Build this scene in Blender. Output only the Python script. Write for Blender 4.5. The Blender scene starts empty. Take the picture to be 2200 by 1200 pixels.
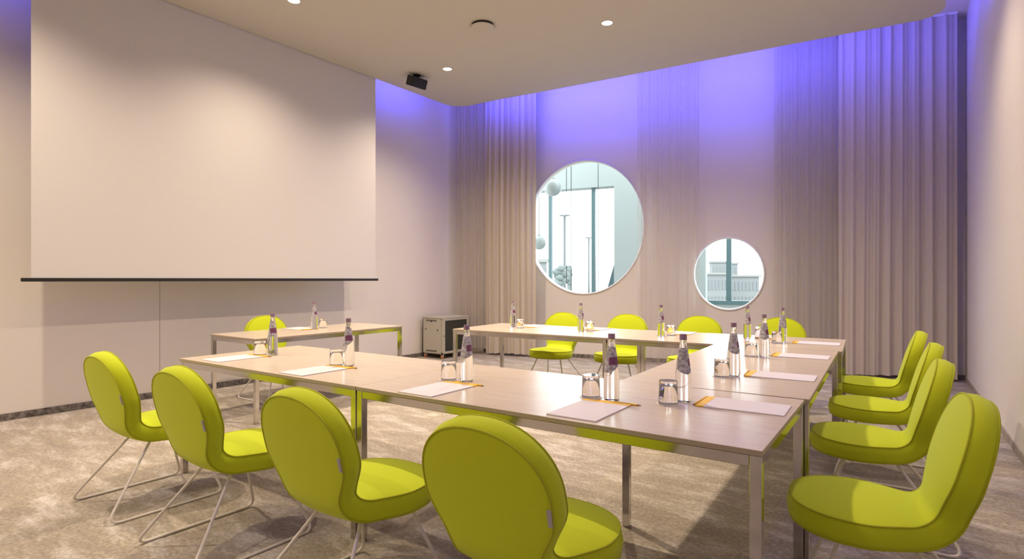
import bpy, bmesh, math, random
from math import sin, cos, pi, radians, sqrt
from mathutils import Vector, Matrix, Euler

random.seed(7)
scene = bpy.context.scene
COL = scene.collection

# ------------------------------------------------------------------ helpers
def link(o, parent=None):
    COL.objects.link(o)
    if parent is not None:
        o.parent = parent
    return o

def mesh_obj(name, verts, faces, mat, parent=None, smooth=True, normals=None):
    me = bpy.data.meshes.new(name)
    me.from_pydata([tuple(v) for v in verts], [], faces)
    me.update()
    for p in me.polygons:
        p.use_smooth = smooth
    if mat is not None:
        me.materials.append(mat)
    if normals is not None:
        me.normals_split_custom_set_from_vertices(normals)
    return link(bpy.data.objects.new(name, me), parent)

def bm_obj(name, bm, mat, parent=None, smooth=False):
    me = bpy.data.meshes.new(name)
    bmesh.ops.recalc_face_normals(bm, faces=bm.faces)
    bm.to_mesh(me); bm.free()
    for p in me.polygons:
        p.use_smooth = smooth
    if mat is not None:
        me.materials.append(mat)
    return link(bpy.data.objects.new(name, me), parent)

def add_box(bm, lo, hi, bevel=0.0, seg=1, rot=None, pivot=None):
    c = [(a + b) / 2 for a, b in zip(lo, hi)]
    s = [abs(b - a) for a, b in zip(lo, hi)]
    r = bmesh.ops.create_cube(bm, size=1.0, matrix=Matrix.Translation(c) @ Matrix.Diagonal((s[0], s[1], s[2], 1)))
    vs = r['verts']
    if bevel > 0:
        es = list({e for v in vs for e in v.link_edges})
        res = bmesh.ops.bevel(bm, geom=es, offset=bevel, segments=seg, profile=0.5, affect='EDGES')
        vs = list({v for f in res['faces'] for v in f.verts} | {v for v in vs if v.is_valid})
    if rot is not None:
        bmesh.ops.rotate(bm, verts=vs, cent=pivot or c, matrix=rot)
    return vs

def box(name, lo, hi, mat, parent=None, bevel=0.0, seg=1):
    bm = bmesh.new(); add_box(bm, lo, hi, bevel, seg)
    return bm_obj(name, bm, mat, parent)

def lathe_data(profile, n=32, center=(0, 0, 0), closed_ends=True):
    vs, fs = [], []
    rings = []
    for r, z in profile:
        if r < 1e-6:
            rings.append([len(vs)]); vs.append((center[0], center[1], center[2] + z))
        else:
            ring = []
            for k in range(n):
                a = 2 * pi * k / n
                ring.append(len(vs)); vs.append((center[0] + r * cos(a), center[1] + r * sin(a), center[2] + z))
            rings.append(ring)
    for a, b in zip(rings[:-1], rings[1:]):
        if len(a) == 1 and len(b) == 1:
            continue
        for k in range(n):
            k2 = (k + 1) % n
            if len(a) == 1:
                fs.append((a[0], b[k2], b[k]))
            elif len(b) == 1:
                fs.append((a[k], a[k2], b[0]))
            else:
                fs.append((a[k], a[k2], b[k2], b[k]))
    return vs, fs

def lathe(name, profile, mat, parent=None, n=32, smooth=True, center=(0, 0, 0)):
    vs, fs = lathe_data(profile, n, center)
    o = mesh_obj(name, vs, fs, mat, parent, smooth)
    bm = bmesh.new(); bm.from_mesh(o.data)
    bmesh.ops.recalc_face_normals(bm, faces=bm.faces)
    if smooth:
        for e in bm.edges:
            if len(e.link_faces) == 2 and e.calc_face_angle(0) > radians(38):
                e.smooth = False
    bm.to_mesh(o.data); bm.free()
    return o

def fillet(pts, rad, seg=6):
    pts = [Vector(p) for p in pts]
    out = [pts[0]]
    for i in range(1, len(pts) - 1):
        a, b, c = pts[i - 1], pts[i], pts[i + 1]
        d1 = (a - b).normalized(); d2 = (c - b).normalized()
        ang = d1.angle(d2)
        t = min(rad / math.tan(ang / 2), (a - b).length * .45, (c - b).length * .45)
        p1 = b + d1 * t; p2 = b + d2 * t
        for k in range(seg + 1):
            s = k / seg
            out.append(p1 * (1 - s) ** 2 + b * 2 * s * (1 - s) + p2 * s * s)
    out.append(pts[-1])
    return out

def tube_data(path, r, n=8, closed=False):
    path = [Vector(p) for p in path]
    m = len(path)
    vs, fs = [], []
    up = None
    for i, p in enumerate(path):
        if closed:
            t = (path[(i + 1) % m] - path[i - 1]).normalized()
        else:
            t = (path[min(i + 1, m - 1)] - path[max(i - 1, 0)]).normalized()
        if up is None:
            up = Vector((0, 0, 1)) if abs(t.z) < .9 else Vector((1, 0, 0))
        x = up.cross(t).normalized(); up = t.cross(x).normalized()
        for k in range(n):
            a = 2 * pi * k / n
            vs.append(p + (x * cos(a) + up * sin(a)) * r)
    for i in range(m if closed else m - 1):
        j = (i + 1) % m
        for k in range(n):
            k2 = (k + 1) % n
            fs.append((i * n + k, i * n + k2, j * n + k2, j * n + k))
    if not closed:
        fs.append(tuple(range(n))[::-1])
        fs.append(tuple((m - 1) * n + k for k in range(n)))
    return vs, fs

def tube(name, path, r, mat, parent=None, n=8, closed=False):
    vs, fs = tube_data(path, r, n, closed)
    return mesh_obj(name, vs, fs, mat, parent, True)

def merge(parts):
    V, F = [], []
    for vs, fs in parts:
        b = len(V); V += list(vs); F += [tuple(i + b for i in f) for f in fs]
    return V, F

def thing(name, label, cat, loc=(0, 0, 0), rotz=0.0, group=None):
    o = bpy.data.objects.new(name, None)
    o.empty_display_size = .1
    COL.objects.link(o)
    o.location = loc; o.rotation_euler = (0, 0, rotz)
    tag(o, label, cat, group)
    return o

def tag(o, label, cat, group=None):
    o['label'] = label; o['category'] = cat
    if group: o['group'] = group
    return o

def struct(o):
    o['kind'] = 'structure'
    return o

def dup(root, label, loc, rotz, group=None):
    r = root.copy(); COL.objects.link(r)
    r.location = loc; r.rotation_euler = (0, 0, rotz); r['label'] = label
    if group: r['group'] = group
    for ch in list(root.children):
        c = ch.copy(); COL.objects.link(c); c.parent = r
        for g in list(ch.children):
            d = g.copy(); COL.objects.link(d); d.parent = c
    return r

# ------------------------------------------------------------------ materials
def new_mat(name):
    m = bpy.data.materials.new(name); m.use_nodes = True
    nt = m.node_tree
    for n in list(nt.nodes): nt.nodes.remove(n)
    out = nt.nodes.new('ShaderNodeOutputMaterial')
    return m, nt, out

def principled(name, color, rough=.5, metal=0.0, spec=.5, **kw):
    m, nt, out = new_mat(name)
    b = nt.nodes.new('ShaderNodeBsdfPrincipled')
    b.inputs['Base Color'].default_value = (*color, 1)
    b.inputs['Roughness'].default_value = rough
    b.inputs['Metallic'].default_value = metal
    b.inputs['Specular IOR Level'].default_value = spec
    for k, v in kw.items():
        b.inputs[k.replace('_', ' ')].default_value = v
    nt.links.new(b.outputs[0], out.inputs['Surface'])
    return m

def bsdf(m):
    return next(n for n in m.node_tree.nodes if n.type == 'BSDF_PRINCIPLED')

def noise_bump(m, scale, strength, dist=.002, detail=3):
    nt = m.node_tree; b = bsdf(m)
    tc = nt.nodes.new('ShaderNodeTexCoord')
    n = nt.nodes.new('ShaderNodeTexNoise'); n.inputs['Scale'].default_value = scale; n.inputs['Detail'].default_value = detail
    bp = nt.nodes.new('ShaderNodeBump'); bp.inputs['Strength'].default_value = strength; bp.inputs['Distance'].default_value = dist
    nt.links.new(tc.outputs['Object'], n.inputs['Vector'])
    nt.links.new(n.outputs['Fac'], bp.inputs['Height'])
    nt.links.new(bp.outputs['Normal'], b.inputs['Normal'])

def mottle(m, stops, scale=(1, 1, 1), nscale=2.0, detail=6, rough=.6, distort=.0):
    nt = m.node_tree; b = bsdf(m)
    tc = nt.nodes.new('ShaderNodeTexCoord')
    mp = nt.nodes.new('ShaderNodeMapping'); mp.inputs['Scale'].default_value = scale
    n = nt.nodes.new('ShaderNodeTexNoise')
    n.inputs['Scale'].default_value = nscale; n.inputs['Detail'].default_value = detail
    n.inputs['Roughness'].default_value = rough; n.inputs['Distortion'].default_value = distort
    cr = nt.nodes.new('ShaderNodeValToRGB')
    els = cr.color_ramp.elements
    while len(els) < len(stops): els.new(.5)
    for e, (p, c) in zip(els, stops):
        e.position = p; e.color = (*c, 1)
    nt.links.new(tc.outputs['Object'], mp.inputs['Vector'])
    nt.links.new(mp.outputs[0], n.inputs['Vector'])
    nt.links.new(n.outputs['Fac'], cr.inputs['Fac'])
    nt.links.new(cr.outputs['Color'], b.inputs['Base Color'])
    return cr

M = {}
M['wall'] = principled('wall_plaster', (.80, .757, .70), .85, spec=.2)
noise_bump(M['wall'], 60, .05)
M['ceiling'] = principled('ceiling_plaster', (.62, .595, .55), .9, spec=.1)
M['screen'] = principled('screen_fabric', (.69, .672, .665), .9, spec=.1)
M['black'] = principled('black_metal', (.012, .011, .011), .45)
M['black_plastic'] = principled('black_plastic', (.015, .014, .015), .55)
M['groove'] = principled('joint_shadow_gap', (.45, .42, .40), .9)

m = principled('carpet', (.4, .33, .26), .95, spec=.05)
M['carpet'] = m
nt = m.node_tree; b = bsdf(m)
tc = nt.nodes.new('ShaderNodeTexCoord')
mp = nt.nodes.new('ShaderNodeMapping'); mp.inputs['Rotation'].default_value = (0, 0, radians(38)); mp.inputs['Scale'].default_value = (1.0, 2.6, 1)
n1 = nt.nodes.new('ShaderNodeTexNoise'); n1.inputs['Scale'].default_value = 2.4; n1.inputs['Detail'].default_value = 12; n1.inputs['Roughness'].default_value = .74; n1.inputs['Distortion'].default_value = .15
cr = nt.nodes.new('ShaderNodeValToRGB')
for e_, (p_, c_) in zip([cr.color_ramp.elements[0], cr.color_ramp.elements[1], cr.color_ramp.elements.new(.5)],
                        [(.28, (.285, .253, .213)), (.74, (.455, .402, .33)), (.5, (.38, .335, .272))]):
    e_.position = p_; e_.color = (*c_, 1)
n2 = nt.nodes.new('ShaderNodeTexNoise'); n2.inputs['Scale'].default_value = 55; n2.inputs['Detail'].default_value = 4
mx = nt.nodes.new('ShaderNodeMix'); mx.data_type = 'RGBA'; mx.blend_type = 'OVERLAY'; mx.inputs['Factor'].default_value = .55
nt.links.new(tc.outputs['Object'], mp.inputs['Vector']); nt.links.new(mp.outputs[0], n1.inputs['Vector'])
nt.links.new(tc.outputs['Object'], n2.inputs['Vector'])
nt.links.new(n1.outputs['Fac'], cr.inputs['Fac'])
nt.links.new(cr.outputs['Color'], mx.inputs[6]); nt.links.new(n2.outputs['Fac'], mx.inputs[7])
nt.links.new(mx.outputs[2], b.inputs['Base Color'])
bp = nt.nodes.new('ShaderNodeBump'); bp.inputs['Strength'].default_value = .35; bp.inputs['Distance'].default_value = .006
n3 = nt.nodes.new('ShaderNodeTexNoise'); n3.inputs['Scale'].default_value = 220
nt.links.new(tc.outputs['Object'], n3.inputs['Vector']); nt.links.new(n3.outputs['Fac'], bp.inputs['Height']); nt.links.new(bp.outputs[0], b.inputs['Normal'])

M['stone'] = principled('baseboard_stone', (.15, .13, .11), .6)
mottle(M['stone'], [(.35, (.06, .05, .045)), (.65, (.30, .27, .24))], (4, 4, 4), 6, 6, .7)
M['stone_pale'] = principled('baseboard_carpet', (.4, .35, .3), .8)
mottle(M['stone_pale'], [(.3, (.28, .24, .20)), (.7, (.46, .40, .34))], (2, 2, 2), 6, 6, .7)

def fabric(name, c):
    m = principled(name, c, .82, spec=.25)
    bb = bsdf(m)
    bb.inputs['Sheen Weight'].default_value = .22
    bb.inputs['Sheen Roughness'].default_value = .45
    bb.inputs['Sheen Tint'].default_value = (.85, 1, .55, 1)
    noise_bump(m, 900, .12, .0008)
    return m
M['lime'] = fabric('lime_wool', (.53, .62, .012))
M['lime_pipe'] = fabric('lime_piping', (.42, .45, .012))
M['tag'] = principled('grey_label_cloth', (.40, .38, .37), .8)
M['white_steel'] = principled('white_powder_coat', (.72, .68, .63), .38)

m = principled('table_laminate', (.62, .52, .42), .27, spec=.55)
M['laminate'] = m
mottle(m, [(.3, (.56, .475, .37)), (.7, (.64, .548, .43))], (1.2, 14, 14), 3.0, 6, .6)
M['edge'] = principled('table_edge_band', (.40, .33, .25), .5)
M['chrome'] = principled('chrome', (.60, .575, .55), .12, 1.0)

M['paper'] = principled('white_paper', (.70, .67, .69), .7, spec=.2)
M['yellow_band'] = principled('yellow_binding', (.85, .52, .06), .6)
M['pencil'] = principled('pencil_yellow', (.80, .46, .02), .4)
M['pencil_wood'] = principled('pencil_wood', (.35, .22, .12), .7)
M['coaster'] = principled('paper_coaster', (.72, .66, .64), .8)

def glass(name, ior, col=(1, 1, 1), rough=0.0):
    m, nt, out = new_mat(name)
    g = nt.nodes.new('ShaderNodeBsdfGlass'); g.inputs['IOR'].default_value = ior
    g.inputs['Color'].default_value = (*col, 1); g.inputs['Roughness'].default_value = rough
    nt.links.new(g.outputs[0], out.inputs['Surface'])
    return m
M['glass'] = glass('clear_glass', 1.45)
M['water_glass'] = glass('water_filled_glass', 1.36, (.98, .99, 1))
M['cap'] = principled('mauve_cap', (.30, .19, .24), .35, .4)

# bottle label: silver-grey sleeve with a plum patch
m = principled('bottle_label', (.33, .31, .35), .45)
M['label'] = m
nt = m.node_tree; b = bsdf(m)
tc = nt.nodes.new('ShaderNodeTexCoord')
sx = nt.nodes.new('ShaderNodeSeparateXYZ'); nt.links.new(tc.outputs['Object'], sx.inputs[0])
mr1 = nt.nodes.new('ShaderNodeMath'); mr1.operation = 'COMPARE'; mr1.inputs[1].default_value = .168; mr1.inputs[2].default_value = .016
nt.links.new(sx.outputs['Z'], mr1.inputs[0])
nn = nt.nodes.new('ShaderNodeTexNoise'); nn.inputs['Scale'].default_value = 70
nt.links.new(tc.outputs['Object'], nn.inputs['Vector'])
cr = nt.nodes.new('ShaderNodeValToRGB'); cr.color_ramp.elements[0].position = .4; cr.color_ramp.elements[1].position = .6
cr.color_ramp.elements[0].color = (.28, .27, .30, 1); cr.color_ramp.elements[1].color = (.56, .54, .58, 1)
nt.links.new(nn.outputs['Fac'], cr.inputs['Fac'])
mx = nt.nodes.new('ShaderNodeMix'); mx.data_type = 'RGBA'; mx.inputs[7].default_value = (.17, .05, .12, 1)
gt = nt.nodes.new('ShaderNodeMath'); gt.operation = 'GREATER_THAN'; gt.inputs[1].default_value = -.004
nt.links.new(sx.outputs['Y'], gt.inputs[0])
ml = nt.nodes.new('ShaderNodeMath'); ml.operation = 'MULTIPLY'
nt.links.new(mr1.outputs[0], ml.inputs[0]); nt.links.new(gt.outputs[0], ml.inputs[1])
nt.links.new(ml.outputs[0], mx.inputs['Factor']); nt.links.new(cr.outputs[0], mx.inputs[6])
nt.links.new(mx.outputs[2], b.inputs['Base Color'])

def cloth(name, col, opacity, transl=.35):
    m, nt, out = new_mat(name)
    d = nt.nodes.new('ShaderNodeBsdfDiffuse'); d.inputs['Color'].default_value = (*col, 1)
    t = nt.nodes.new('ShaderNodeBsdfTranslucent'); t.inputs['Color'].default_value = (*col, 1)
    mx = nt.nodes.new('ShaderNodeMixShader'); mx.inputs[0].default_value = transl
    nt.links.new(d.outputs[0], mx.inputs[1]); nt.links.new(t.outputs[0], mx.inputs[2])
    last = mx
    if opacity < 1:
        tr = nt.nodes.new('ShaderNodeBsdfTransparent')
        m2 = nt.nodes.new('ShaderNodeMixShader')
        lw = nt.nodes.new('ShaderNodeLayerWeight'); lw.inputs[0].default_value = .5
        mr = nt.nodes.new('ShaderNodeMapRange'); mr.inputs[3].default_value = opacity * .62; mr.inputs[4].default_value = min(1, opacity * 1.45)
        nt.links.new(lw.outputs['Facing'], mr.inputs[0]); nt.links.new(mr.outputs[0], m2.inputs[0])
        nt.links.new(tr.outputs[0], m2.inputs[1]); nt.links.new(mx.outputs[0], m2.inputs[2])
        last = m2
    nt.links.new(last.outputs[0], out.inputs['Surface'])
    return m
M['drape'] = cloth('beige_drape', (.66, .59, .51), 1.0, .12)
M['sheer_dense'] = cloth('beige_sheer_gathered', (.56, .50, .43), .70, .3)
M['sheer'] = cloth('beige_sheer', (.66, .60, .54), .42, .45)

m, nt, out = new_mat('window_pane')
tr = nt.nodes.new('ShaderNodeBsdfTransparent'); tr.inputs[0].default_value = (.93, .97, .97, 1)
gl = nt.nodes.new('ShaderNodeBsdfGlossy'); gl.inputs['Roughness'].default_value = .02
fr = nt.nodes.new('ShaderNodeFresnel'); fr.inputs[0].default_value = 1.3
mx = nt.nodes.new('ShaderNodeMixShader')
nt.links.new(fr.outputs[0], mx.inputs[0]); nt.links.new(tr.outputs[0], mx.inputs[1]); nt.links.new(gl.outputs[0], mx.inputs[2])
nt.links.new(mx.outputs[0], out.inputs['Surface'])
M['pane'] = m
M['white'] = principled('white_lacquer', (.86, .86, .86), .5)
M['teal'] = principled('teal_frame', (.06, .11, .12), .5)
M['outer_white'] = principled('facade_white', (.27, .30, .30), .8)
M['globe'] = principled('opal_globe', (.27, .30, .30), .3)
M['cable'] = principled('steel_cable', (.06, .07, .07), .4)
M['out_ground'] = principled('pale_ground', (.20, .20, .19), .95)
M['out_building'] = principled('far_render', (.17, .175, .175), .9)
M['out_window'] = principled('far_window', (.135, .145, .15), .6)
M['out_tree'] = principled('hazy_leaves', (.11, .13, .125), .9)
M['rack'] = principled('grey_beige_steel', (.48, .45, .37), .5)
M['rack_dark'] = principled('rack_dark_inside', (.03, .03, .028), .6)
M['smoke'] = principled('smoked_glass', (.035, .04, .035), .12)
M['orange'] = principled('orange_castor', (.65, .20, .08), .5)
M['detector'] = principled('ceiling_disc', (.58, .555, .51), .7)

def emis(name, col, s):
    m, nt, out = new_mat(name)
    e = nt.nodes.new('ShaderNodeEmission'); e.inputs[0].default_value = (*col, 1); e.inputs[1].default_value = s
    nt.links.new(e.outputs[0], out.inputs['Surface'])
    return m
M['lamp'] = emis('lit_lamp', (1, .93, .82), 6)

# ------------------------------------------------------------------ camera (world axes follow the left wall)
CAM_H = 1.25
YAW = radians(35.6)
cam_d = bpy.data.cameras.new('camera'); cam = bpy.data.objects.new('camera', cam_d); COL.objects.link(cam)
cam_d.lens = 20; cam_d.sensor_width = 36; cam_d.clip_start = .05; cam_d.clip_end = 900
cam.location = (0, 0, CAM_H); cam.rotation_euler = (pi / 2, 0, YAW)
scene.camera = cam

# ------------------------------------------------------------------ room shell
XL = -6.59          # left wall face
ZT = 4.5            # upper ceiling
ZP0, ZP1 = 4.01, 4.15   # floating ceiling raft
YB = -2.4           # wall behind the camera
def far_y(x): return 8.04 + .2042 * (x + 4.38)
def right_x(y): return .467 + (9.03 - y) * .0296

def prism(name, poly, z0, z1, mat, parent=None):
    n = len(poly)
    vs = [(x, y, z0) for x, y in poly] + [(x, y, z1) for x, y in poly]
    fs = [tuple(range(n))[::-1], tuple(range(n, 2 * n))] + [(i, (i + 1) % n, n + (i + 1) % n, n + i) for i in range(n)]
    return mesh_obj(name, vs, fs, mat, parent, False)

xr0, xr1 = right_x(YB), right_x(9.03)
struct(prism('floor', [(XL - .2, YB - .2), (xr0 + .3, YB - .2), (xr1 + .3, 9.4), (XL - .2, 8.0)], -.1, 0, M['carpet']))
struct(prism('ceiling', [(XL - .2, YB - .2), (xr0 + .3, YB - .2), (xr1 + .3, 9.4), (XL - .2, 8.0)], ZT, ZT + .1, M['wall']))
struct(box('wall_left', (XL - .15, YB - .15, 0), (XL, far_y(XL) + .2, ZT), M['wall']))
struct(prism('wall_right', [(xr0, YB - .15), (xr0 + .15, YB - .15), (xr1 + .15, 9.2), (xr1 - .005, 9.2)], 0, ZT, M['wall']))
struct(box('wall_back', (XL - .15, YB - .15, 0), (xr0 + .15, YB, ZT), M['wall']))
struct(box('trim_1', (XL - .001, 2.745, .08), (XL + .0025, 2.751, ZT - .3), M['groove']))

# far wall with two round openings, built in its own frame (u along the wall, 0 = at x -4.38)
WD = Vector((1, .2042, 0)).normalized(); WN = Vector((-WD.y, WD.x, 0))   # WN points outside
WO = Vector((-4.38, 8.04, 0))
def wp(u, z, d=0.0): return WO + WD * u + WN * d + Vector((0, 0, z))
def wall_u(x): return (x + 4.38) / WD.x
WT = .11
WIN = [(wall_u(-4.347), 1.25 + 112 / 1222 * 9.07, .968, 1.054), (wall_u(-2.0), 1.26, .478, .513)]
def solve_win():
    out = []
    for px, py, rpx, rpy in ((1253.5, 488, 124.5, 142), (1564, 587.5, 75.5, 76.5)):
        u = (px - 1100) / 1222
        c, s = cos(YAW), sin(YAW)
        dx, dy = u * c - s, u * s + c
        # intersect ray with wall line
        t = (WO.x * WN.x + WO.y * WN.y) / (dx * WN.x + dy * WN.y)
        X, Y = dx * t, dy * t
        Z = t
        uu = (Vector((X, Y, 0)) - WO).dot(WD)
        # horizontal scale px per metre along the wall
        p2 = Vector((X, Y, 0)) + WD * .1
        zc = -s * p2.x + c * p2.y; xc = c * p2.x + s * p2.y
        pm = ((xc / zc) * 1222 + 1100 - px) / .1
        out.append((uu, CAM_H + (600 - py) / 1222 * Z, rpx / pm, rpy / 1222 * Z))
    return out
WIN = solve_win()
u0, u1 = wall_u(XL - .15), wall_u(xr1 + .15)
bm = bmesh.new()
def loop(pts):
    vs = [bm.verts.new(p) for p in pts]
    return vs, [bm.edges.new((vs[i], vs[(i + 1) % len(vs)])) for i in range(len(vs))]
NW = 72
for d in (0, WT):
    edges = []
    vs, es = loop([wp(u0, 0, d), wp(u1, 0, d), wp(u1, ZT, d), wp(u0, ZT, d)]); edges += es
    for (cu, cz, ru, rz) in WIN:
        vs, es = loop([wp(cu + ru * cos(2 * pi * k / NW), cz + rz * sin(2 * pi * k / NW), d) for k in range(NW)]); edges += es
    bmesh.ops.triangle_fill(bm, use_beauty=True, use_dissolve=False, edges=edges)
me = bpy.data.meshes.new('wall_far'); bmesh.ops.recalc_face_normals(bm, faces=bm.faces); bm.to_mesh(me); bm.free()
me.materials.append(M['wall'])
struct(link(bpy.data.objects.new('wall_far', me)))
for wi, (cu, cz, ru, rz) in enumerate(WIN):
    root = bpy.data.objects.new('window_%d' % (wi + 1), None); COL.objects.link(root); root['kind'] = 'structure'
    vs, fs = [], []
    prof = [(0, -.012), (.018, -.012), (.018, 0.0), (.0, .004)]       # bullnose ring on the room side then the reveal
    rings = [(.020, .0), (.020, -.012), (.004, -.016), (-.004, -.008), (-.006, WT * .5), (-.004, WT + .01), (.02, WT + .01)]
    for (dr, dd) in rings:
        for k in range(NW):
            a = 2 * pi * k / NW
            vs.append(wp(cu + (ru + dr) * cos(a), cz + (rz + dr) * sin(a), dd))
    for i in range(len(rings) - 1):
        for k in range(NW):
            k2 = (k + 1) % NW
            fs.append((i * NW + k, i * NW + k2, (i + 1) * NW + k2, (i + 1) * NW + k))
    mesh_obj('window_frame', vs, fs, M['white'], root, True)
    vs = [wp(cu, cz, WT * .8)] + [wp(cu + ru * cos(2 * pi * k / NW), cz + rz * sin(2 * pi * k / NW), WT * .8) for k in range(NW)]
    fs = [(0, 1 + k, 1 + (k + 1) % NW) for k in range(NW)]
    mesh_obj('pane', vs, fs, M['pane'], root, False)

# baseboards
struct(box('baseboard_left', (XL - .01, YB, 0), (XL + .012, far_y(XL) + .05, .062), M['stone']))
bb = prism('baseboard_far', [tuple(wp(u0, 0, .01)[:2]), tuple(wp(u0, 0, -.012)[:2]), tuple(wp(u1, 0, -.012)[:2]), tuple(wp(u1, 0, .01)[:2])], 0, .06, M['stone'])
struct(bb)
struct(prism('baseboard_right', [(xr0 + .01, YB), (xr1 + .01, 9.03), (xr1 - .012, 9.03), (xr0 - .012, YB)], 0, .06, M['stone_pale']))

# floating ceiling raft with rounded far corners
def arc(cx, cy, r, a0, a1, n=10):
    return [(cx + r * cos(radians(a0 + (a1 - a0) * k / n)), cy + r * sin(radians(a0 + (a1 - a0) * k / n))) for k in range(n + 1)]
XPL, XPR = -6.08, .215
poly = [(XPL, YB + .3), (XPR + .15, YB + .3)]
poly += [(XPR, 7.1)] + arc(XPR - .24, 7.22, .24, 0, 88)
poly += [(-.7, 7.385), (-4.6, 7.06), (-5.2, 6.99)] + arc(XPL + .30, 6.66, .30, 85, 180)
raft = struct(prism('ceiling_raft', poly, ZP0, ZP1, M['ceiling']))
raft.name = 'ceiling_2'

# ------------------------------------------------------------------ lights
WARM = (1.0, .81, .60)
SPOT_W = 350
grid_x = (-5.03, -2.73, -.43); grid_y = (5.57, 3.32, 1.09, -1.14)
DIM = {(0, 0): .9, (0, 1): .75, (0, 2): .8, (1, 0): 1.35, (2, 0): .5, (0, 3): .75, (1, 2): .3, (1, 3): .6, (2, 1): .2, (2, 2): 0, (2, 3): 0}     # back row and middle lamp before it: unseen fill added for chair backs
dl = thing('ceiling_downlight', 'lit round downlight beside the black speaker on the ceiling', 'ceiling light', (0, 0, 0), 0, 'recessed downlights in the ceiling raft')
lathe('lens', [(0, -.004), (.052, -.004), (.056, 0), (.056, .002), (0, .002)], M['lamp'], dl, 28)
lathe('trim_ring', [(.056, -.001), (.058, -.007), (.066, -.006), (.070, 0), (.056, 0)], M['detector'], dl, 28)
dl_labels = {(0, 0): 'lit round downlight closest to the black ceiling speaker',
             (0, 1): 'lit round downlight cut by the top edge, above the projection screen',
             (1, 0): 'lit round downlight right of the round ceiling disc',
             (2, 0): 'downlight over the far end of the right chair row, out of the picture',
             (2, 1): 'downlight over the middle of the right chair row, out of the picture'}
first = True
for i, gx in enumerate(grid_x):
    for j, gy in enumerate(grid_y):
        dim = DIM.get((i, j), 1.0)
        if dim == 0: continue
        if (i, j) in dl_labels:
            if first:
                dl.location = (gx, gy, ZP0); dl['label'] = dl_labels[(i, j)]; first = False
            else:
                dup(dl, dl_labels[(i, j)], (gx, gy, ZP0), 0)
        L = bpy.data.lights.new('downlight_and_fill_beam', 'SPOT')
        L.energy = SPOT_W * dim; L.color = WARM; L.spot_size = radians(138); L.spot_blend = 1.0; L.shadow_soft_size = .035
        o = bpy.data.objects.new('downlight_and_fill_beam', L); COL.objects.link(o)
        o.location = (gx, gy, ZP0 - .012)

BLUE = (.075, .075, 1.0)
def strip(p, q, power, tilt=0.0):
    p, q = Vector(p), Vector(q)
    d = (q - p); ln = d.length; d.normalize()
    L = bpy.data.lights.new('led_cove_strip', 'AREA'); L.shape = 'RECTANGLE'; L.size = ln; L.size_y = .10
    L.energy = power * ln; L.color = BLUE
    o = bpy.data.objects.new('led_cove_strip', L); COL.objects.link(o)
    nrm = Vector((d.y, -d.x, 0)); nrm = -nrm if tilt < 0 else nrm
    # local -Z emits: build a frame with X along the strip and -Z = outward
    z = -nrm
    y = z.cross(d)
    o.matrix_world = Matrix(((d.x, y.x, z.x, (p.x + q.x) / 2), (d.y, y.y, z.y, (p.y + q.y) / 2), (d.z, y.z, z.z, (p.z + q.z) / 2), (0, 0, 0, 1)))
    return o
LEDW = 13
ZL = 4.205
strip((XPL + .06, YB + .5, ZL), (XPL + .06, 6.5, ZL), LEDW * .75, -1)          # toward the left wall
strip((-5.7, 6.90, ZL), (-.05, 7.345, ZL), LEDW * 1.4, -1)      # toward the far wall
strip((XPR - .06, 7.0, ZL), (XPR + .06, YB + .5, ZL), LEDW * 1.0, -1)   # toward the right wall

w = bpy.data.worlds.new('sky'); scene.world = w; w.use_nodes = True
bg = w.node_tree.nodes['Background']; bg.inputs[0].default_value = (.90, .97, 1.0, 1); bg.inputs[1].default_value = 6.5

# ------------------------------------------------------------------ projection screen
XS = -6.092
ps = thing('projection_screen', 'large pale projection screen hanging from the ceiling with black bottom bar', 'projection screen', (XS, 3.4, 1.25))
yl, yr = 1.54 - 3.4, 5.278 - 3.4
box('screen_fabric', (-.0015, yl, 0), (.0015, yr, ZT - 1.25 - .01), M['screen'], ps)
bm = bmesh.new(); add_box(bm, (-.014, 1.473 - 3.4, -.018), (.014, 5.32 - 3.4, .014), .005, 2)
bm_obj('bottom_bar', bm, M['black'], ps)
ps.children[1]['label'] = 'black weighted bar along the bottom edge'

# ------------------------------------------------------------------ tables
TH = .74
def make_table(name, label, cx, cy, L, W, rot, group='conference tables'):
    t = thing(name, label, 'table', (cx, cy, 0), rot, group)
    a, b = L / 2, W / 2
    bm = bmesh.new(); add_box(bm, (-a, -b, TH - .018), (a, b, TH), .0015, 1)
    top = bm_obj('tabletop', bm, M['laminate'], t)
    top.data.materials.append(M['edge'])
    for p in top.data.polygons:
        if abs(p.normal.z) < .5: p.material_index = 1
    q = .035; i = .003
    zr1 = TH - .019; zr0 = zr1 - q
    for sx in (-1, 1):
        for sy in (-1, 1):
            bm = bmesh.new()
            x0, x1 = sorted((sx * (a - i), sx * (a - i - q))); y0, y1 = sorted((sy * (b - i), sy * (b - i - q)))
            add_box(bm, (x0, y0, 0), (x1, y1, zr1), .002, 2)
            bm_obj('leg', bm, M['chrome'], t)
    for s in (-1, 1):
        bm = bmesh.new()
        y0, y1 = sorted((s * (b - i - .001), s * (b - i - q)))
        add_box(bm, (-a + i + q + .001, y0, zr0), (a - i - q - .001, y1, zr1), .0015, 1)
        bm_obj('rail', bm, M['chrome'], t)
        bm = bmesh.new()
        x0, x1 = sorted((s * (a - i - .001), s * (a - i - q)))
        add_box(bm, (x0, -b + i + q + .001, zr0), (x1, b - i - q - .001, zr1), .0015, 1)
        bm_obj('rail', bm, M['chrome'], t)
    return t

def rp(ox, oy, rot, x, y):
    return ox + x * cos(rot) - y * sin(rot), oy + x * sin(rot) + y * cos(rot)

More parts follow.
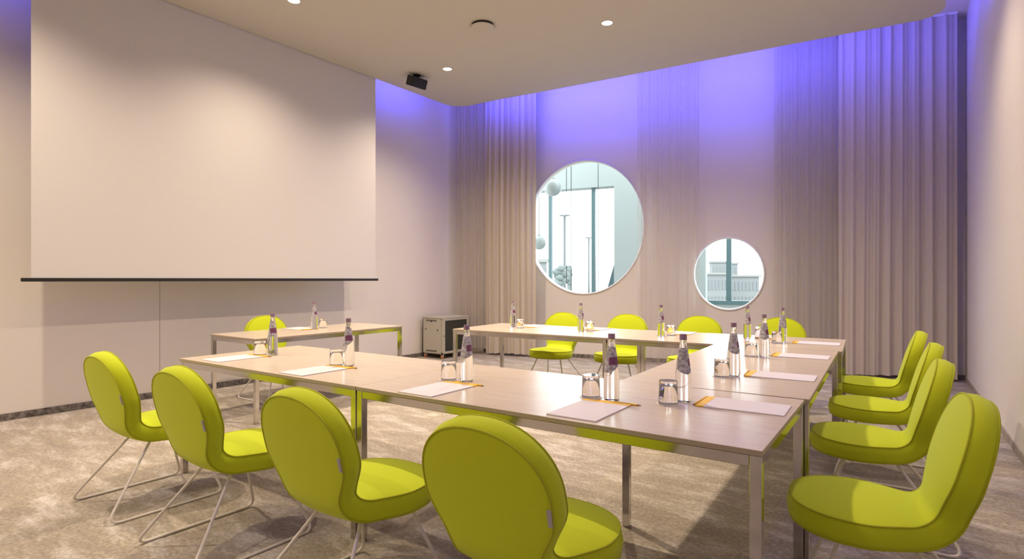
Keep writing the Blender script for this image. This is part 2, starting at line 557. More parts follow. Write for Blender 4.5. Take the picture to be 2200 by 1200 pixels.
RN = radians(1.1)
AX, AY = -3.897, 1.742
DN = .875
l1, l2 = 1.708, 1.812
cx, cy = rp(AX, AY, RN, l1 / 2, DN / 2)
make_table('conference_table', 'table at the left end of the front row, four chairs backs toward us', cx, cy, l1 - .003, DN, RN)
cx, cy = rp(AX, AY, RN, l1 + l2 / 2, DN / 2)
make_table('conference_table', 'front row table at the right corner, closest to the viewer', cx, cy, l2 - .003, DN, RN)
RC = radians(2.6)
make_table('conference_table', 'right-hand table joining the front row to the window row', -.848, 3.648, .85, 1.92, RC)
RF = radians(3.7)
FX, FY, DF = -3.925, 4.425, .93
f1, f2 = 1.70, 1.79
cx, cy = rp(FX, FY, RF, f1 / 2, DF / 2)
make_table('conference_table', 'left table of the row below the big round window', cx, cy, f1 - .003, DF, RF)
cx, cy = rp(FX, FY, RF, f1 + f2 / 2, DF / 2)
make_table('conference_table', 'table at the far right corner, under the small round window', cx, cy, f2 - .003, DF, RF)
make_table('conference_table', 'separate presenter table under the projection screen', -5.02, 3.545, .765, 1.71, 0)

# ------------------------------------------------------------------ chairs
def chair_mid(s):
    """mid surface of the upholstered shell: returns (y,z), tangent (y,z), s from the seat front"""
    L1, R, T1, LB = .372, .11, radians(78.5), .369
    a0 = radians(1.0)                       # seat falls towards the back
    y0, z0 = .25, .407
    d = (-cos(a0), -sin(a0))
    if s <= L1:
        return (y0 + d[0] * s, z0 + d[1] * s), d
    y1, z1 = y0 + d[0] * L1, z0 + d[1] * L1
    n = (-sin(a0) * -1 * -1, cos(a0))       # up normal of the seat
    n = (-d[1] * -1, -d[0])                 # rotate d by -90deg -> up
    cy_, cz_ = y1 + n[0] * R, z1 + n[1] * R
    th = min((s - L1) / R, T1)
    ang = math.atan2(z1 - cz_, y1 - cy_) - th
    y2, z2 = cy_ + R * cos(ang), cz_ + R * sin(ang)
    t = (sin(ang), -cos(ang))
    if s <= L1 + R * T1:
        return (y2, z2), t
    k = s - L1 - R * T1
    lean = -.12 * k * k                     # slight backward sweep
    return (y2 + t[0] * k + lean, z2 + t[1] * k), (t[0] - .24 * k, t[1])
S_END = .372 + .11 * radians(78.5) + .369
S_SPLIT = .372 + .07
def sm(a, b, x):
    x = max(0, min(1, (x - a) / (b - a))); return x * x * (3 - 2 * x)
def chair_w(s):
    """half width, tip coordinate e (0 in the middle, 1 at the tips)"""
    WS, WW, WB = .243, .160, .230
    sf = .225; sb = S_END - .20
    if s < sf:
        e = (sf - s) / sf
        return WS * max(0, 1 - e ** 2.25) ** (1 / 2.25), e
    if s > sb:
        e = (s - sb) / (S_END - sb)
        return WB * max(0, 1 - e ** 2.2) ** (1 / 2.2), e
    s1, s2 = .46, .495
    if s < s1:
        return WS + (WW - WS) * sm(sf, s1, s), 0
    if s > s2:
        return WW + (WB - WW) * sm(s2 - .01, sb - .03, s), 0
    return WW, 0

def chair_frame(s):
    (y, z), (ty, tz) = chair_mid(s)
    l = sqrt(ty * ty + tz * tz); ty /= l; tz /= l
    return Vector((0, y, z)), Vector((0, tz, -ty))     # normal on the sitting side

def stations():
    sf = .225; sb = S_END - .20
    st = []
    for k in range(15):
        e = cos(pi / 2 * k / 14); st.append(sf - sf * e)
    n = 26
    for k in range(1, n): st.append(sf + (sb - sf) * k / n)
    for k in range(15):
        e = sin(pi / 2 * k / 14); st.append(sb + (S_END - sb) * e)
    st[-1] = S_END; st[0] = 0
    return st

def build_shell():
    st = stations(); NT = 18
    V = []; F = []; SV = []
    H = .038
    def hgt(s): return H - .003 * sm(.45, S_END, s)
    def surf(side):
        rows = []
        for s in st:
            c, n = chair_frame(s); w_, e = chair_w(s)
            crown_max = (.026 if side > 0 else .012)
            if side > 0 and s > .42: crown_max = .020
            row = []
            tip = w_ < 1e-4
            for k in range(NT + 1):
                t = sin(pi / 2 * (2 * k / NT - 1))
                if tip and 0 < k < NT:
                    row.append(None); continue
                if tip and k == NT:
                    row.append(row[0]); continue
                r2 = min(1, e * e + t * t * (1 - e * e))
                off = hgt(s) + crown_max * (1 - r2) ** .75
                p = c + n * (side * off) + Vector((t * w_, 0, 0))
                row.append(len(V)); V.append(p); SV.append(s)
            rows.append(row)
        return rows
    top = surf(1); bot = surf(-1)
    for rows, flip in ((top, False), (bot, True)):
        for i in range(len(st) - 1):
            a, b_ = rows[i], rows[i + 1]
            for k in range(NT):
                ids = [a[k] if a[k] is not None else a[0], a[k + 1] if a[k + 1] is not None else a[0],
                       b_[k + 1] if b_[k + 1] is not None else b_[0], b_[k] if b_[k] is not None else b_[0]]
                u = []
                for q in ids:
                    if q not in u: u.append(q)
                if len(u) >= 3: F.append(tuple(u[::-1] if flip else u))
    # outline loops
    def outline(rows):
        lo = [rows[0][0]] + [r[-1] for r in rows[1:-1]] + [rows[-1][0]] + [r[0] for r in rows[-2:0:-1]]
        return lo
    lt, lb = outline(top), outline(bot)
    n = len(lt)
    # bulging side band
    mids = []
    for fr, bul in ((.2, .55), (.5, 1), (.8, .55)):
        ring = []
        for i in range(n):
            a, b_ = V[lt[i]], V[lb[i]]
            # outward direction from the outline tangent
            t = (V[lt[(i + 1) % n]] - V[lt[i - 1]]).normalized()
            up = (a - b_).normalized()
            o = t.cross(up)
            if o.length > 0: o.normalize()
            p = a.lerp(b_, fr) + o * (-.010 * bul)
            ring.append(len(V)); V.append(p); SV.append(SV[lt[i]])
        mids.append(ring)
    loops = [lt] + mids + [lb]
    for A, B in zip(loops[:-1], loops[1:]):
        for i in range(n):
            j = (i + 1) % n
            F.append((A[i], A[j], B[j], B[i]))
    # consistent normals
    bm = bmesh.new()
    bv = [bm.verts.new(v) for v in V]
    for f in F:
        try: bm.faces.new([bv[i] for i in f])
        except ValueError: pass
    bmesh.ops.recalc_face_normals(bm, faces=bm.faces)
    bm.normal_update(); bm.verts.index_update()
    F = [tuple(v.index for v in f.verts) for f in bm.faces]
    N = [v.normal.copy() for v in bm.verts]
    bm.free()
    return V, F, N, SV, [V[i] for i in lt], [V[i] for i in lb]

def sub_mesh(V, F, N, keep):
    used = {}; vs = []; ns = []; fs = []
    for f in F:
        if keep(f):
            g = []
            for i in f:
                if i not in used:
                    used[i] = len(vs); vs.append(V[i]); ns.append(N[i])
                g.append(used[i])
            fs.append(tuple(g))
    return vs, fs, ns

def make_chair():
    root = thing('conference_chair', 'lime chair', 'chair', (0, 0, 0), 0, 'lime green conference chairs')
    V, F, N, SV, lt, lb = build_shell()
    isback = lambda f: sum(SV[i] for i in f) / len(f) > S_SPLIT
    vs, fs, ns = sub_mesh(V, F, N, lambda f: not isback(f))
    seat = mesh_obj('seat', vs, fs, M['lime'], root, True, ns)
    vs, fs, ns = sub_mesh(V, F, N, isback)
    back = mesh_obj('backrest', vs, fs, M['lime'], root, True, ns)
    tube('front_piping', lt, .0038, M['lime_pipe'], root, 6, True)
    tube('rear_piping', lb, .0038, M['lime_pipe'], root, 6, True)
    # small grey cloth tag at the back, beside the rear seam on the right
    c, n = chair_frame(.372 + .15 + .125); w_, e = chair_w(.372 + .15 + .125)
    c2, n2 = chair_frame(.372 + .15 + .175); w2, e2 = chair_w(.372 + .15 + .175)
    vs = []
    for (cc, nn, ww) in ((c, n, w_), (c2, n2, w2)):
        for dx in (-.012, .001):
            for dn in (.0385, .0445):
                vs.append(cc - nn * dn + Vector((ww + dx, 0, 0)))
    fs = [(0, 1, 3, 2), (4, 6, 7, 5), (0, 4, 5, 1), (2, 3, 7, 6), (1, 5, 7, 3), (0, 2, 6, 4)]
    tg = mesh_obj('fabric_tag', vs, fs, M['tag'], root, False)
    tg['label'] = 'small grey cloth tag'
    R = .0072
    for s in (-1, 1):
        path = fillet([(s * .03, -.11, .364), (s * .115, -.12, .364), (s * .268, -.39, R), (s * .268, .205, R), (s * .14, .08, .366), (s * .03, .08, .366)], .038, 6)
        tube('sled_leg', path, R, M['white_steel'], root, 8)
    bm = bmesh.new(); add_box(bm, (-.07, -.13, .358), (.07, .10, .378), .004, 1)
    bm_obj('seat_mount', bm, M['white_steel'], root)
    return root

chair0 = make_chair()
chairs = [
    # x, y, facing (rotation so that local +Y points at the table), label
    (-3.60, 1.53, 0, 'lime chair farthest left, its back to the viewer, in the front row'),
    (-2.72, 1.52, 0, 'second lime chair from the left in the front row'),
    (-1.815, 1.53, 0, 'lime chair second from the right corner of the front row'),
    (-1.012, 1.578, 0, 'large lime chair back in the centre foreground, closest of the front row'),
    (-.160, 2.445, 97, 'lime chair seen from the side, closest on the right-hand row'),
    (-.225, 3.48, 92, 'lime chair second from the viewer along the right wall'),
    (-.24, 4.385, 90, 'lime chair third from the viewer along the right wall'),
    (-.31, 5.33, 90, 'lime chair at the far end of the right wall row, by the drape'),
    (-3.44, 5.60, 184, 'lime chair facing us under the left half of the big round window'),
    (-2.67, 5.72, 184, 'lime chair facing us below the right edge of the big window'),
    (-1.90, 5.86, 184, 'lime chair facing us below and left of the small round window'),
    (-1.14, 6.08, 184, 'lime chair facing us at the corner before the right sheer curtain'),
    (-5.49, 3.47, -90, 'lime chair alone behind the presenter table under the screen'),
]
for i, (x, y, r, lab) in enumerate(chairs):
    if i == 0:
        chair0.location = (x, y, 0); chair0.rotation_euler = (0, 0, radians(r)); chair0['label'] = lab
    else:
        dup(chair0, lab, (x, y, 0), radians(r))

# ------------------------------------------------------------------ table settings
def make_bottle():
    root = thing('water_bottle', 'bottle', 'bottle', (0, 0, TH), 0, 'glass water bottles')
    prof = [(0, .002), (.024, .0), (.0315, .003), (.0335, .010), (.0335, .060), (.0330, .095), (.0300, .130), (.0255, .165), (.0205, .200), (.0165, .228), (.0140, .245), (.0135, .258), (0, .258)]
    lathe('glass_body', prof, M['water_glass'], root, 28)
    # sleeve label, wrapping a good half of the shoulder, with a slanting lower edge
    n = 20; vs = []; fs = []
    def rad(z):
        for (r0, z0), (r1, z1) in zip(prof[1:-1], prof[2:]):
            if z0 <= z <= z1: return r0 + (r1 - r0) * (z - z0) / (z1 - z0)
        return .0135
    rows = 8
    for k in range(n + 1):
        f = k / n; a = radians(-150 + 250 * f)
        zlo = .118 + .034 * abs(2 * f - 1) ** 1.5; zhi = .226
        for i in range(rows + 1):
            z = zlo + (zhi - zlo) * i / rows; r = rad(z) + .0008
            vs.append((r * cos(a), r * sin(a), z))
    for k in range(n):
        for i in range(rows):
            fs.append((k * (rows + 1) + i, (k + 1) * (rows + 1) + i, (k + 1) * (rows + 1) + i + 1, k * (rows + 1) + i + 1))
    lb = mesh_obj('label_sleeve', vs, fs, M['label'], root, True)
    lb['label'] = 'silver grey paper sleeve with a plum patch'
    lathe('cap', [(0, .258), (.0150, .258), (.0162, .260), (.0150, .262), (.0150, .279), (.0135, .282), (0, .282)], M['cap'], root, 24)
    return root

def make_tumbler():
    prof = [(0, .014), (.026, .012), (.0300, .016)]
    # standing upside down: thick base on top, open rim below
    out = [(.0395, 0), (.0405, .002), (.0395, .030), (.0370, .092), (.0355, .096), (0, .096), (0, .078), (.030, .076), (.0335, .070), (.0365, .030), (.0380, .002), (.0395, 0)]
    o = lathe('glass_tumbler', out, M['glass'], None, 32)
    tag(o, 'tumbler', 'glass', 'upturned glass tumblers')
    return o

def make_coaster():
    o = lathe('paper_coaster', [(0, 0), (.048, 0), (.0485, .0008), (.048, .0016), (0, .0016)], M['coaster'], None, 32)
    tag(o, 'coaster', 'coaster', 'paper coasters under the tumblers')
    return o

PW, PL = .205, .325
def make_pad():
    root = thing('notepad', 'pad', 'notepad', (0, 0, TH), 0, 'white notepads')
    bm = bmesh.new(); add_box(bm, (-PW / 2, -PL / 2, 0), (PW / 2, PL / 2 - .03, .005), .0004, 1)
    bm_obj('paper_sheets', bm, M['paper'], root)
    bm = bmesh.new(); add_box(bm, (-PW / 2 - .0005, PL / 2 - .03, 0), (PW / 2 + .0005, PL / 2 + .0006, .0056), .0005, 1)
    o = bm_obj('binding_strip', bm, M['yellow_band'], root); o['label'] = 'yellow glued strip across the head'
    return root

def make_pencil():
    root = thing('pencil', 'pencil', 'pencil', (0, 0, TH), 0, 'yellow pencils')
    r = .0042
    def hexa(x0, r0, x1, r1, name, mat):
        vs = []
        for x, rr in ((x0, r0), (x1, r1)):
            for k in range(6):
                a = pi / 3 * k + pi / 6
                vs.append((x, rr * cos(a), r * .9 + rr * sin(a)))
        fs = [(k, (k + 1) % 6, 6 + (k + 1) % 6, 6 + k) for k in range(6)] + [tuple(range(6))[::-1], tuple(range(6, 12))]
        return mesh_obj(name, vs, fs, mat, root, False)
    hexa(-.095, r, .078, r, 'shaft', M['pencil'])
    hexa(.078, r, .095, .0012, 'sharpened_tip', M['pencil_wood'])['label'] = 'bare wood tip with dark lead'
    return root

bottle0, tumbler0, coaster0, pad0, pencil0 = make_bottle(), make_tumbler(), make_coaster(), make_pad(), make_pencil()
used = set()
def put(proto, label, loc, rot):
    if proto.name not in used:
        used.add(proto.name); proto.location = loc; proto.rotation_euler = (0, 0, rot); proto['label'] = label
        return proto
    return dup(proto, label, loc, rot)

# where: description of the seat, bottle, tumbler, pad (centre, heading of the bound edge), pencil
R90 = pi / 2
sets = [
    ('at the leftmost front row seat', (-3.545, 2.18), (-3.612, 2.13), (-3.60, 1.95), RN),
    ('at the second front row seat from the left', (-2.735, 2.165), (-2.815, 2.14), (-2.745, 1.95), RN),
    ('at the third front row seat beside the table seam', (-1.848, 2.19), (-1.945, 2.165), (-1.82, 1.955), RN),
    ('at the front row seat before the big central chair', (-1.06, 2.205), (-1.155, 2.20), (-1.045, 1.985), RN),
    ('at the right-hand seat closest to the viewer', (-.803, 2.352), (-.835, 2.265), (-.575, 2.40), RC + R90),
    ('at the second seat along the right-hand table', (-.80, 3.135), (-.84, 3.06), (-.592, 3.26), RC + R90),
    ('at the third seat along the right-hand table', (-.828, 4.0), (-.906, 3.985), (-.635, 4.18), RC + R90),
    ('at the last seat of the right-hand row, far corner', (-.90, 5.02), (-.925, 4.925), (-.665, 5.10), RC + R90),
    ('on the window row under the left drape edge', (-3.545, 4.97), (-3.40, 4.90), (-3.43, 5.20), RF + pi),
    ('on the window row below the big round window', (-2.69, 4.915), (-2.645, 5.02), (-2.70, 5.26), RF + pi),
    ('on the window row below the middle sheer curtain', (-1.885, 4.93), (-1.84, 5.06), (-1.83, 5.33), RF + pi),
    ('on the window row below the small round window', (-1.213, 5.20), (-1.12, 5.24), (-1.06, 5.42), RF + pi),
    ('on the presenter table', (-5.04, 3.56), (-5.10, 3.71), (-5.22, 3.52), -R90),
]
for i, (where, bpos, gpos, ppos, rot) in enumerate(sets):
    put(bottle0, 'clear water bottle with mauve cap ' + where, (*bpos, TH), random.uniform(-.6, .6) - (.9 if i < 4 else .3))
    put(coaster0, 'round paper coaster under the tumbler ' + where, (*gpos, TH), 0)
    put(tumbler0, 'upturned glass tumbler ' + where, (*gpos, TH + .0017), 0)
    put(pad0, 'white notepad with yellow head strip ' + where, (*ppos, TH), rot)
    # the pencil lies just beyond the bound edge of the pad
    ex = Vector((cos(rot), sin(rot), 0)); ey = Vector((-sin(rot), cos(rot), 0))
    side = .045 if i < 4 else 0.0
    p = Vector((*ppos, TH)) + ey * (PL / 2 + .008) + ex * side
    put(pencil0, 'yellow pencil lying by the notepad ' + where, p, rot + (radians(3) if i % 2 else radians(-2)) + (pi if 4 <= i < 8 else 0))

# ------------------------------------------------------------------ curtains
def curt_y(x): return 8.728 + .215 * x - .03
def make_curtain(label, x0, x1, mat, pitch, amp, z0, z1, seed, group, taper=0.0, fine=.35, name='curtain'):
    rnd = random.Random(seed)
    L = (x1 - x0) / WD.x
    nu = max(24, int(L / pitch * 14)); nz = 10
    ph = [rnd.uniform(0, 6.28) for _ in range(5)]
    vs, fs = [], []
    for j in range(nz + 1):
        f = j / nz; z = z0 + (z1 - z0) * f
        for i in range(nu + 1):
            u = L * i / nu
            # pleats wander a little and loosen towards the floor
            uu = u + .018 * sin(u * 5.1 + ph[0] + (1 - f) * .9) + .03 * sin(u * 2.3 + ph[1])
            d = amp * (.72 + .28 * sin(u * 3.3 + ph[2])) * sin(2 * pi * uu / pitch + .5 * sin((1 - f) * 2 + ph[3]) * (1 - f))
            d += amp * fine * sin(2 * pi * uu / (pitch * .43) + ph[4] + (1 - f) * .8)
            us = u + (taper * (1 - f) * (u / L - .5))
            x = x0 + us * WD.x
            p = Vector((x, curt_y(x0 + u * WD.x), 0)) + WN * d
            zz = z
            if j == 0: zz = z0 + .012 * sin(u * 4 + ph[1]) + .004 * sin(u * 31)
            vs.append((p.x, p.y, zz))
    for j in range(nz):
        for i in range(nu):
            a = j * (nu + 1) + i
            fs.append((a, a + 1, a + nu + 2, a + nu + 1))
    root = thing(name, label, 'curtain', (0, 0, 0), 0, group)
    mesh_obj('cloth', vs, fs, mat, root, True)
    # heading tape carried by the ceiling track
    hv = []
    bm = bmesh.new()
    p0 = Vector((x0, curt_y(x0), z1)); p1 = Vector((x1, curt_y(x1), z1))
    c = (p0 + p1) / 2
    ang = math.atan2(p1.y - p0.y, p1.x - p0.x)
    add_box(bm, (c.x - (p1 - p0).length / 2, c.y - .018, z1 - .006), (c.x + (p1 - p0).length / 2, c.y + .018, z1 + .012), 0, 1, Matrix.Rotation(ang, 3, 'Z'), c)
    bm_obj('curtain_track', bm, M['white'], root)
    return root
CZ = ZT - .013
make_curtain('gathered beige sheer curtain in the left corner behind the grey cabinet', -6.40, -5.89, M['sheer_dense'], .15, .018, .035, CZ, 1, 'window wall curtains', -.05)
make_curtain('pleated beige drape left of the big round window', -5.86, -4.99, M['drape'], .12, .034, .03, CZ, 2, 'window wall curtains')
make_curtain('thin sheer curtain hanging between the two round windows', -3.41, -2.55, M['sheer'], .17, .03, .03, CZ, 3, 'window wall curtains', 0, .2)
make_curtain('dense gathered sheer right of the small round window', -1.60, -.885, M['sheer_dense'], .15, .020, .03, CZ, 4, 'window wall curtains')
make_curtain('wide pleated beige drape in the right corner of the window wall', -.86, .375, M['drape'], .15, .026, .03, CZ, 5, 'window wall curtains')

# ------------------------------------------------------------------ server cabinet
rk = thing('server_cabinet', 'small grey network cabinet on orange castors in the left corner', 'cabinet', (-6.29, 6.93, 0))
hx, hy = .215, .315
bm = bmesh.new()
add_box(bm, (-hx, -hy, .075), (-hx + .012, hy, .645))                 # rear
add_box(bm, (-hx, hy - .012, .075), (hx, hy, .645))                   # far side
add_box(bm, (-hx, -hy, .075), (hx, hy, .10))                          # floor
for (x, y) in ((hx - .03, -hy), (hx - .03, hy - .03), (-hx, -hy)):
    add_box(bm, (x, y, .075), (x + .03, y + .03, .645))
bm_obj('cabinet_body', bm, M['rack'], rk)
bm = bmesh.new(); add_box(bm, (-hx - .008, -hy - .008, .630), (hx + .008, hy + .008, .655), .004, 2)
bm_obj('top_cover', bm, M['rack'], rk)
bm = bmesh.new()
add_box(bm, (-hx + .012, -hy - .004, .085), (hx - .035, -hy + .006, .628), .003, 1)
sp = bm_obj('side_panel', bm, M['rack'], rk)
bm = bmesh.new()
for k in range(3):
    add_box(bm, (-hx + .08, -hy - .006, .604 - k * .008), (hx - .12, -hy - .003, .608 - k * .008))
    add_box(bm, (-hx + .08, -hy - .006, .108 + k * .008), (hx - .12, -hy - .003, .112 + k * .008))
bm_obj('vent_slots', bm, M['rack_dark'], sp)
def disc(name, c, r, axis, mat, parent, t=.006):
    vs, fs = lathe_data([(0, 0), (r, 0), (r, t), (0, t)], 16)
    rot = Euler((pi / 2, 0, 0)).to_matrix() if axis == 'y' else Euler((0, pi / 2, 0)).to_matrix()
    vs = [Vector(c) + rot @ Vector(v) for v in vs]
    return mesh_obj(name, vs, fs, mat, parent, False)
disc('lock', (-.02, -hy - .003, .585), .012, 'y', M['rack_dark'], sp)
disc('lock', (.115, -hy - .003, .45), .012, 'y', M['rack_dark'], sp)
disc('lock', (-.14, -hy - .003, .46), .010, 'y', M['rack_dark'], sp)
bm = bmesh.new()
add_box(bm, (hx - .006, -hy + .004, .085), (hx + .012, -hy + .05, .628), .002)
add_box(bm, (hx - .006, hy - .05, .085), (hx + .012, hy - .004, .628), .002)
add_box(bm, (hx - .006, -hy + .05, .60), (hx + .012, hy - .05, .628), .002)
add_box(bm, (hx - .006, -hy + .05, .085), (hx + .012, hy - .05, .115), .002)
dr = bm_obj('door', bm, M['rack'], rk)
g_ = box('door_glass', (hx - .002, -hy + .05, .115), (hx + .004, hy - .05, .60), M['smoke'], dr); g_['label'] = 'smoked dark glass pane'
disc('door_lock', (hx + .010, -hy + .026, .36), .010, 'x', M['rack_dark'], dr)
for (x, y) in ((-hx + .04, -hy + .03), (hx - .03, -hy + .03), (-hx + .04, hy - .04), (hx - .03, hy - .04)):
    bm = bmesh.new()
    add_box(bm, (x - .022, y - .022, .068), (x + .022, y + .022, .076))
    add_box(bm, (x - .018, y - .016, .03), (x - .013, y + .016, .07)); add_box(bm, (x + .013, y - .016, .03), (x + .018, y + .016, .07))
    cs = bm_obj('castor', bm, M['rack'], rk)
    vs, fs = lathe_data([(0, -.011), (.024, -.011), (.028, -.007), (.028, .007), (.024, .011), (0, .011)], 18)
    rot = Euler((0, pi / 2, 0)).to_matrix()
    wv = mesh_obj('wheel', [Vector((x, y, .0285)) + rot @ Vector(v) for v in vs], fs, M['orange'], cs, False)
    wv['label'] = 'orange castor wheel'

# ------------------------------------------------------------------ ceiling fittings
spk = thing('ceiling_speaker', 'small black loudspeaker tilted on a bracket under the ceiling', 'speaker', (-5.52, 5.50, ZP0))
lathe('mount_plate', [(0, -.012), (.05, -.012), (.055, -.004), (.055, 0), (0, 0)], M['black_plastic'], spk, 24)
br = tube('bracket', fillet([(0, 0, -.01), (0, 0, -.04), (.0, .0, -.06)], .02), .022, M['black_plastic'], spk, 10)
bm = bmesh.new()
Rm = Euler((0, radians(22), radians(-6)), 'XYZ').to_matrix()
add_box(bm, (-.07, -.125, -.165), (.07, .125, -.035), .012, 2, Rm, Vector((0, 0, -.10)))
bx = bm_obj('speaker_box', bm, M['black_plastic'], spk)
bm = bmesh.new()
add_box(bm, (.0705, -.113, -.155), (.076, .113, -.045), .004, 1, Rm, Vector((0, 0, -.10)))
bm_obj('grille', bm, M['black'], bx)

dt = thing('ceiling_disc', 'round disc diffuser standing off the ceiling by a dark gap', 'ceiling vent', (-3.85, 4.83, ZP0))
lathe('neck', [(0, 0), (.118, 0), (.118, -.03), (0, -.03)], M['black'], dt, 32)
lathe('cover_disc', [(0, -.022), (.118, -.022), (.128, -.028), (.120, -.036), (.07, -.042), (0, -.043)], M['detector'], dt, 40)

# ------------------------------------------------------------------ outside: second facade, pendants, far city
def px_on(px, off):
    """u along the wall where the picture column px meets the plane lying off metres outside"""
    u = (px - 1100) / 1222; c, s = cos(YAW), sin(YAW)
    dx, dy = u * c - s, u * s + c
    o = WO + WN * off
    t = (o.x * WN.x + o.y * WN.y) / (dx * WN.x + dy * WN.y)
    return (Vector((dx * t, dy * t, 0)) - o).dot(WD), t
FO = 2.2
ua, ta = px_on(1319, FO); ub, tb = px_on(1516, FO)
ztop = CAM_H + (600 - 399) / 1222 * ta
def wall_box(bm, ua_, ub_, z0, z1, d0, d1):
    vs = [bm.verts.new(wp(u, z, d)) for z in (z0, z1) for (u, d) in ((ua_, d0), (ub_, d0), (ub_, d1), (ua_, d1))]
    for f in ((0, 1, 2, 3), (7, 6, 5, 4), (0, 4, 5, 1), (1, 5, 6, 2), (2, 6, 7, 3), (3, 7, 4, 0)):
        bm.faces.new([vs[i] for i in f])
UL, UR = u0 - 3.0, u1 + 2.0
bm = bmesh.new()
wall_box(bm, UL, UR, ztop, 4.4, FO, FO + .3)
wall_box(bm, ua, ub, -.2, ztop, FO, FO + .3)
wall_box(bm, UL, ua, -.2, .55, FO, FO + .3)
wall_box(bm, ub, UR, -.2, .80, FO, FO + .3)
struct(bm_obj('wall_outer', bm, M['outer_white']))
bm = bmesh.new(); wall_box(bm, UL, UR, -.3, -.2, WT, FO + .4)
struct(bm_obj('floor_2', bm, M['outer_white']))
bm = bmesh.new()
for px, zz in ((1183, .55), (1275.5, .55)):
    uu, tt = px_on(px, FO + .1); wall_box(bm, uu - .035, uu + .035, zz, ztop, FO + .06, FO + .14)
uu, tt = px_on(1566, FO + .1); wall_box(bm, uu - .045, uu + .045, .80, ztop, FO + .06, FO + .14)
wall_box(bm, ub, UR, .80, .87, FO - .02, FO + .2)
wall_box(bm, UL, ua, .55, .60, FO + .05, FO + .15)
struct(bm_obj('window_3', bm, M['teal']))
def pendant(px, py, off, r, label):
    uu, tt = px_on(px, off); c = wp(uu, CAM_H + (600 - py) / 1222 * tt, off)
    t = thing('globe_pendant', label, 'pendant lamp', (c.x, c.y, c.z), 0, 'white globe pendants behind the windows')
    prof = [(r * sin(pi * k / 16), -r * cos(pi * k / 16)) for k in range(17)]
    prof[0] = (0, -r); prof[-1] = (0, r)
    lathe('globe', prof, M['globe'], t, 28)
    lathe('cap', [(0, r * .96), (r * .22, r * .96), (r * .22, r * 1.12), (0, r * 1.12)], M['outer_white'], t, 16)
    tube('cord', [(0, 0, r * 1.1), (0, 0, 4.4 - c.z)], .009, M['cable'], t, 6)
    return t
pendant(1188, 403, .95, .155, 'white globe pendant seen in the upper left of the big round window')
pendant(1158, 521, 1.3, .135, 'white globe pendant half hidden by the drape at the big window')
for px, off, lab in ((1217, 1.3, 'thin steel cable left of the dark mullion in the big window'),
                     (1227, 1.0, 'thin steel cable beside the cable right of the globe pendant'),
                     (1285, 1.2, 'thin steel cable right of the dark mullion in the big window')):
    uu, tt = px_on(px, off); c = wp(uu, 0, off)
    tag(tube('steel_cable', [(c.x, c.y, -.2), (c.x, c.y, 4.4)], .008, M['cable'], None, 6), lab, 'cable', 'steel cables behind the big window')
# slanting teal brace just outside the facade
uA, tA = px_on(1297, FO + .5); uB, tB = px_on(1331, FO + .5)
pA = wp(uA, CAM_H - 25 / 1222 * tA - .2, FO + .5); pB = wp(uB, CAM_H + 75 / 1222 * tB, FO + .5)
d = (pB - pA).normalized(); sd = WD
bm = bmesh.new()
vs = []
for p in (pA, pB):
    for (a_, b_) in ((0, 0), (.3, 0), (.3, .12), (0, .12)):
        vs.append(bm.verts.new(p + WD * a_ + WN * b_))
for f in ((0, 1, 2, 3), (7, 6, 5, 4), (0, 4, 5, 1), (1, 5, 6, 2), (2, 6, 7, 3), (3, 7, 4, 0)):
    bm.faces.new([vs[i] for i in f])
tag(bm_obj('slanted_brace', bm, M['teal']), 'slanting teal brace outside, lower right of the big round window', 'brace')

# far surroundings (the room is on an upper floor)
GZ = -6.0
gc = wp(0, 0, 0)
bm = bmesh.new()
wall_box(bm, -160, 160, GZ - .3, GZ, 3.5, 320)
struct(bm_obj('floor_3', bm, M['out_ground']))
def out_pos(px, dist):
    u = (px - 1100) / 1222; c, s = cos(YAW), sin(YAW)
    return Vector(((u * c - s) * dist, (u * s + c) * dist, 0))
def building(px, dist, w_px, top_py, rows, cols, label):
    c = out_pos(px, dist); W = w_px / 1222 * dist; top = CAM_H + (600 - top_py) / 1222 * dist
    t = thing('distant_building', label, 'building', (c.x, c.y, GZ), YAW, 'pale buildings beyond the windows')
    H = top - GZ
    bm = bmesh.new(); add_box(bm, (-W / 2, 0, 0), (W / 2, W * .6, H * .96)); bm_obj('walls', bm, M['out_building'], t)
    bm = bmesh.new(); add_box(bm, (-W / 2 - .3, -.3, H * .96), (W / 2 + .3, W * .6 + .3, H)); bm_obj('roof', bm, M['out_ground'], t)
    for r in range(rows):
        for k in range(cols):
            cw = W / cols; x = -W / 2 + cw * (k + .5); z = H * (.30 + .62 * (r + .5) / rows); hh = H * .62 / rows * .3
            bm = bmesh.new(); add_box(bm, (x - cw * .24, -.08, z - hh), (x + cw * .24, .05, z + hh)); bm_obj('window', bm, M['out_window'], t)
building(1162, 70, 26, 556, 4, 3, 'pale apartment block low at the left of the big window')
building(1535, 90, 60, 585, 2, 8, 'long low pale building across the left of the small window')
building(1600, 95, 62, 590, 2, 8, 'long low pale building right of the small window mullion')
building(1545, 150, 30, 560, 3, 4, 'taller hazy block on the skyline left of the small window mullion')
building(1572, 160, 26, 563, 3, 3, 'taller hazy block on the skyline behind the small window mullion')
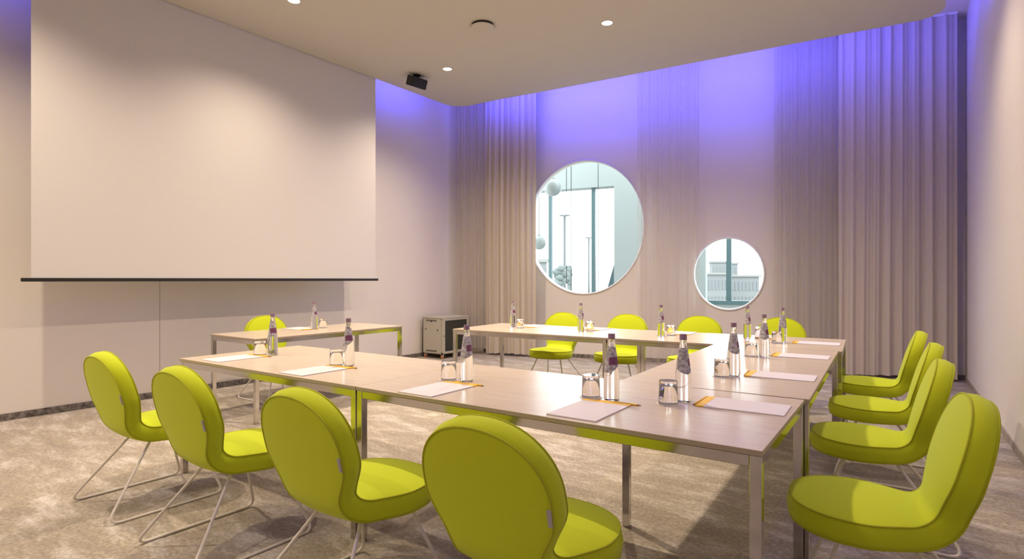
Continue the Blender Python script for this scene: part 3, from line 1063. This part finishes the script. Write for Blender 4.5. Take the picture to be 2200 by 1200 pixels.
def tree(px, dist, w_px, top_py, label):
    c = out_pos(px, dist); R_ = w_px / 2 / 1222 * dist; top = CAM_H + (600 - top_py) / 1222 * dist
    t = thing('distant_tree', label, 'tree', (c.x, c.y, GZ), 0, 'hazy trees beyond the big window')
    tube('trunk', [(0, 0, 0), (.1, 0, top - GZ - R_)], .22, M['out_tree'], t, 8)
    rnd = random.Random(int(px)); parts = []
    for k in range(34):
        a = rnd.uniform(0, 2 * pi); q = rnd.uniform(0, .66) * R_; zz = rnd.uniform(-3.6, .4) * R_
        rr = R_ * rnd.uniform(.38, .6)
        vs, fs = lathe_data([(0, -rr)] + [(rr * sin(pi * i / 7) * rnd.uniform(.9, 1.1), -rr * cos(pi * i / 7)) for i in range(1, 7)] + [(0, rr)], 10, (q * cos(a), q * sin(a), top - GZ - R_ * 1.0 + zz))
        parts.append((vs, fs))
    V, F = merge(parts)
    mesh_obj('crown', V, F, M['out_tree'], t, True)
tree(1204, 45, 32, 563, 'hazy grey-green tree between the two mullions of the big window')
tree(1222, 50, 18, 568, 'smaller hazy tree just right of the other tree')
def street_lamp(px, dist, top_py, label):
    c = out_pos(px, dist); top = CAM_H + (600 - top_py) / 1222 * dist
    t = thing('street_lamp', label, 'street lamp', (c.x, c.y, GZ), YAW, 'tall lamp masts beyond the big window')
    tube('mast', [(0, 0, 0), (0, 0, top - GZ)], .13, M['cable'], t, 8)
    bm = bmesh.new(); add_box(bm, (-.55, -.1, top - GZ - .05), (.55, .1, top - GZ + .1), .03); bm_obj('lamp_head', bm, M['cable'], t)
street_lamp(1213, 60, 463, 'tall lamp mast between the mullions, taller of the two')
street_lamp(1265, 75, 511, 'shorter lamp mast beside the dark mullion of the big window')

# ------------------------------------------------------------------ view
vs_ = scene.view_settings
vs_.view_transform = 'Standard'; vs_.look = 'None'; vs_.gamma = 1.0; vs_.exposure = 0.0
vs_.use_curve_mapping = False
scene.cycles.max_bounces = 10
scene.cycles.transparent_max_bounces = 16
scene.cycles.sample_clamp_indirect = 6
